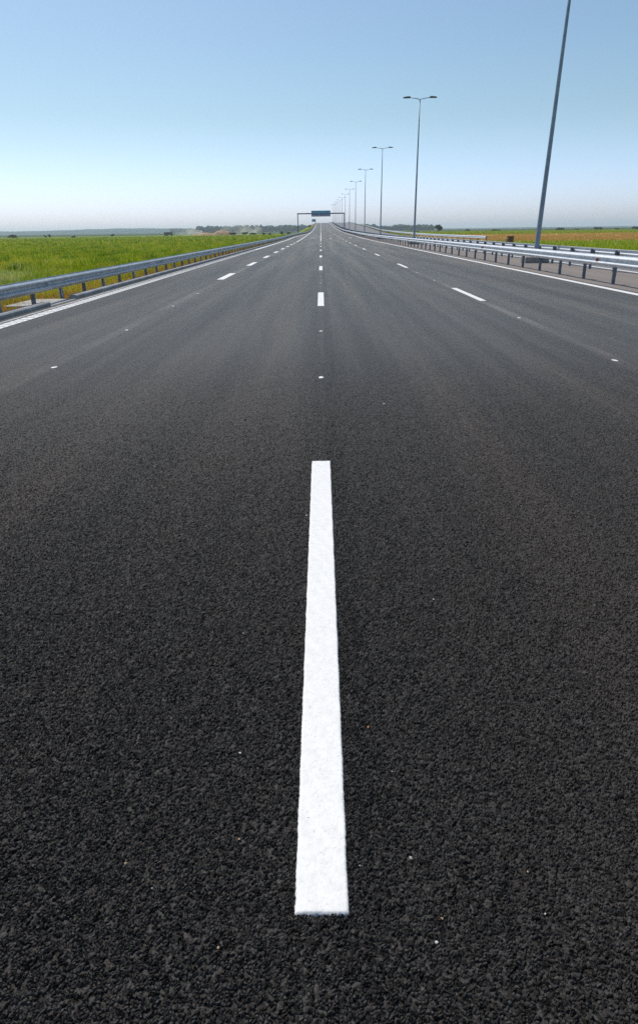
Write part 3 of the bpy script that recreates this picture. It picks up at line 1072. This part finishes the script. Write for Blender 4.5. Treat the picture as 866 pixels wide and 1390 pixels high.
def scatter(n, side, ya, yb, spread, seed):
    """Points in the wedge outside the road, denser near the viewer."""
    r = np.random.default_rng(seed)
    u = r.random(n)
    Y = ya * (yb / ya) ** u
    if side < 0:
        d = r.random(n) ** 1.15 * (Y * spread)
        X = XE(Y) - 0.72 - d
    else:
        d = r.random(n) * (Y * spread)
        X = XO(Y) + 0.55 + d
    # gather the blades into tufts
    t = r.integers(0, n // 9, n)
    k = 0.0022 * Y * r.random(n)
    X = X[t] + r.normal(0, 1, n) * (0.05 + k)
    Y = Y[t] + r.normal(0, 1, n) * (0.05 + k * 1.5)
    d = np.maximum((XE(Y) - 0.72 - X) if side < 0 else (X - XO(Y) - 0.55), 0)
    X = (XE(Y) - 0.72 - d) if side < 0 else (XO(Y) + 0.55 + d)
    return X, Y, d


def meadow(name, label, parts):
    Vs, Fs, Ms, off = [], [], [], 0
    for V, Fc, mi in parts:
        Vs.append(V); Fs.append(Fc + off); Ms.append(mi); off += len(V)
    tag(link(name, np_mesh(name, np.concatenate(Vs), np.concatenate(Fs), np.concatenate(Ms)), BL), label, 'grass', None, 'stuff')


def pick(n, pr, seed):
    return np.random.default_rng(seed).choice(6, n, p=pr)


def left_grass():
    parts = []
    for (n, ya, yb, h, w, sp, seed) in ((210000, 9, 48, .33, .011, .62, 1), (150000, 45, 150, .38, .035, .55, 2), (70000, 140, 420, .42, .12, .5, 3)):
        X, Y, d = scatter(n, -1, ya, yb, sp, seed)
        dry = 1 - sstep(.4, 2.2, d + .8 * sm_noise(X * 9, Y * 9))
        patch = sm_noise(X * 2.2 + 3, Y * 1.6)
        m = pick(n, [.46, .25, .22, .055, .01, .005], seed + 10)
        r = np.random.default_rng(seed + 5)
        q = r.random(n)
        m = np.where((dry > .3) & (q < dry * .75), np.where(r.random(n) < .5, 4, 3), m)
        m = np.where((patch > .45) & (r.random(n) < .4), 1, m)
        m = np.where((patch < -.5) & (r.random(n) < .5), 2, m)
        # drift of pale flowers
        fl = np.exp(-(((X + 17.5 + .35 * (Y - 34)) / 2.2) ** 2)) * np.exp(-(((Y - 36) / 9) ** 2))
        m = np.where(r.random(n) < fl * .35, 5, m)
        # ragged clumps of taller weeds and of straw
        cl = np.sin(X * 1.9 + 1.7 * np.sin(Y * .31)) * np.sin(Y * .47 + 1.3 * np.sin(X * .53)) + .5 * np.sin(X * .61 - Y * .23)
        m = np.where((cl > .75) & (dry < .3) & (r.random(n) < .6), 2, m)
        m = np.where((cl < -.8) & (dry < .3) & (r.random(n) < .30), 3, m)
        hh = h * (1 - .55 * dry) * (1 + .3 * sm_noise(X * 5, Y * 5)) * np.where(cl > .75, 1.5, 1.0)
        parts.append(blades(X, Y, hh, w, m, seed + 20))
    meadow('meadow_grass', 'tall bright green meadow grass with dry rusty stalks behind the left guardrail', parts)


def right_grass():
    parts = []
    for (n, ya, yb, h, w, sp, seed) in ((90000, 25, 122, .45, .035, .75, 31), (50000, 285, 560, .7, .16, .42, 33)):
        X, Y, d = scatter(n, 1, ya, yb, sp, seed)
        m = pick(n, [.48, .28, .18, .05, .005, .005], seed + 10)
        dry = 1 - sstep(.3, 1.5, d)
        m = np.where((dry > .5) & (np.random.default_rng(seed).random(n) < .5), 3, m)
        parts.append(blades(X, Y, h * (1 - .5 * dry), w, m, seed + 20))
    X, Y, d = scatter(50000, 1, 125, 280, .5, 37)
    keep = X > 34
    X, Y = X[keep], Y[keep]
    parts.append(blades(X, Y, np.full(len(X), .4), .06, np.full(len(X), 3), 38, .15))
    meadow('verge_grass', 'green grass and ripe stubble beyond the opposite carriageway', parts)


left_grass()
right_grass()

# ------------------------------------------------------------------ loose stones on the asphalt
peb = [(0.163, 1.66, 'pebble_orange', .0062, 'single orange chip of stone lying right of the white dash'),
       (-0.265, 1.55, 'pebble_white', .0068, 'white chip of stone left of the white dash near the viewer'),
       (0.225, 1.47, 'pebble_pale', .0045, None), (0.245, 1.18, 'pebble_pale', .0075, None),
       (0.30, 1.02, 'pebble_ochre', .006, None), (0.278, 0.965, 'pebble_white', .0065, None), 
       (0.55, 1.14, 'pebble_ochre', .0042, None), (0.56, 1.03, 'pebble_white', .005, None),
       (-0.23, 1.24, 'pebble_ochre', .0045, None), (-0.44, 1.10, 'pebble_pale', .0042, None), (-0.53, 1.17, 'pebble_ochre', .0048, None),
       (-0.245, 0.955, 'pebble_ochre', .0055, None), (0.105, 1.16, 'pebble_pale', .0038, None), (-0.085, 3.37, 'pebble_white', .010, 'pale chip of stone beside the far half of the white dash'),
       (0.52, 2.45, 'pebble_white', .007, None), (-0.33, 2.2, 'pebble_pale', .007, None), (0.62, 5.9, 'pebble_white', .018, None),
       (-0.14, 2.55, 'pebble_pale', .006, None)]
for i, (x, y, m, r, lab) in enumerate(peb):
    mb = MB()
    r *= .72
    mb.blob((0, 0, 0), (r, r * .8, r * .6), 300 + i, .22, 1)
    o = mb.build('pebble', M[m])
    o.location = (x, y, 0.0080 + r * .35)
    o.rotation_euler = (0, 0, random.uniform(0, 6))
    kind = {'pebble_orange': 'orange', 'pebble_white': 'white', 'pebble_pale': 'pale grey', 'pebble_ochre': 'ochre'}[m]
    tag(o, lab or ('tiny ' + kind + ' pebble lying loose on the dark asphalt'), 'pebble', ('loose ' + kind + ' pebbles on the asphalt') )

# ------------------------------------------------------------------ air
def haze():
    t = NT('haze_air')
    v = t.n('ShaderNodeVolumePrincipled')
    v.inputs['Color'].default_value = (.84, .94, 1.0, 1)
    v.inputs['Density'].default_value = 2.0e-4
    v.inputs['Anisotropy'].default_value = 0.4
    t.l(v.outputs[0], t.out.inputs['Volume'])
    t.m.cycles.homogeneous_volume = True
    mb = MB().box((0, 0, 20.5), (15000, 15000, 49))
    o = mb.build('haze', t.m)
    tag(o, 'thin blue summer haze over the plain', None, None, 'stuff')


haze()

# ------------------------------------------------------------------ light
SUN_EL, SUN_AZ = 58.0, -36.0        # azimuth measured from the road direction, negative = left
W = bpy.data.worlds.new('World')
S.world = W
W.use_nodes = True
nt = W.node_tree
nt.nodes.clear()
bg = nt.nodes.new('ShaderNodeBackground')
sk = nt.nodes.new('ShaderNodeTexSky')
sk.sky_type = 'NISHITA'
sk.sun_disc = False
sk.sun_elevation = R(SUN_EL)
sk.sun_rotation = R(SUN_AZ)
sk.altitude = 0
sk.air_density = 1.0
sk.dust_density = 1.0
sk.ozone_density = 4.0
wo = nt.nodes.new('ShaderNodeOutputWorld')
# white balance of the sky: a touch bluer just above the plain
tc = nt.nodes.new('ShaderNodeTexCoord')
sx = nt.nodes.new('ShaderNodeSeparateXYZ')
nt.links.new(tc.outputs['Generated'], sx.inputs[0])
mr = nt.nodes.new('ShaderNodeMapRange')
mr.interpolation_type = 'SMOOTHSTEP'
mr.inputs[1].default_value = 0.0
mr.inputs[2].default_value = 0.155
nt.links.new(sx.outputs[2], mr.inputs[0])
tn = nt.nodes.new('ShaderNodeMix'); tn.data_type = 'RGBA'
nt.links.new(mr.outputs[0], tn.inputs[0])
tn.inputs[6].default_value = (1.26, 1.32, 1.78, 1)
tn.inputs[7].default_value = (0.985, 1.03, 0.96, 1)
ml = nt.nodes.new('ShaderNodeMix'); ml.data_type = 'RGBA'; ml.blend_type = 'MULTIPLY'
ml.inputs[0].default_value = 1.0
nt.links.new(sk.outputs[0], ml.inputs[6])
nt.links.new(tn.outputs[2], ml.inputs[7])
nt.links.new(ml.outputs[2], bg.inputs[0])
bg.inputs[1].default_value = 0.094
nt.links.new(bg.outputs[0], wo.inputs[0])

sl = bpy.data.lights.new('sun', 'SUN')
sl.energy = 2.75
sl.angle = R(0.53)
sl.color = (1.0, 0.955, 0.89)
so = bpy.data.objects.new('sun', sl)
COL.objects.link(so)
d = Vector((math.sin(R(SUN_AZ)) * math.cos(R(SUN_EL)), math.cos(R(SUN_AZ)) * math.cos(R(SUN_EL)), math.sin(R(SUN_EL))))
so.rotation_euler = d.to_track_quat('Z', 'Y').to_euler()
so.location = d * 60

# ------------------------------------------------------------------ camera
pitch, roll, yaw = math.atan(337.5 / 840), 0.0127, 0.0075
az = -yaw
f = Vector((math.sin(az) * math.cos(pitch), math.cos(az) * math.cos(pitch), -math.sin(pitch)))
r_ = Vector((math.cos(az), -math.sin(az), 0))
u_ = r_.cross(f)
ex = r_ * math.cos(roll) - u_ * math.sin(roll)
ey = r_ * math.sin(roll) + u_ * math.cos(roll)
cam = bpy.data.cameras.new('camera')
co = bpy.data.objects.new('camera', cam)
COL.objects.link(co)
co.matrix_world = Matrix(((ex.x, ey.x, -f.x, .017), (ex.y, ey.y, -f.y, 0), (ex.z, ey.z, -f.z, 1.6), (0, 0, 0, 1)))
cam.sensor_fit = 'VERTICAL'
cam.sensor_height = 36
cam.sensor_width = 36
cam.lens = 36 * 840 / 1390
cam.shift_y = -45 / 1390
cam.clip_start = 0.05
cam.clip_end = 20000
S.camera = co

vs = S.view_settings
vs.view_transform = 'Standard'
vs.look = 'None'
vs.gamma = 1
vs.exposure = 0.40
vs.use_curve_mapping = False
S.cycles.volume_bounces = 3
S.cycles.volume_step_rate = 1.0
S.cycles.max_bounces = 6
S.cycles.use_denoising = False
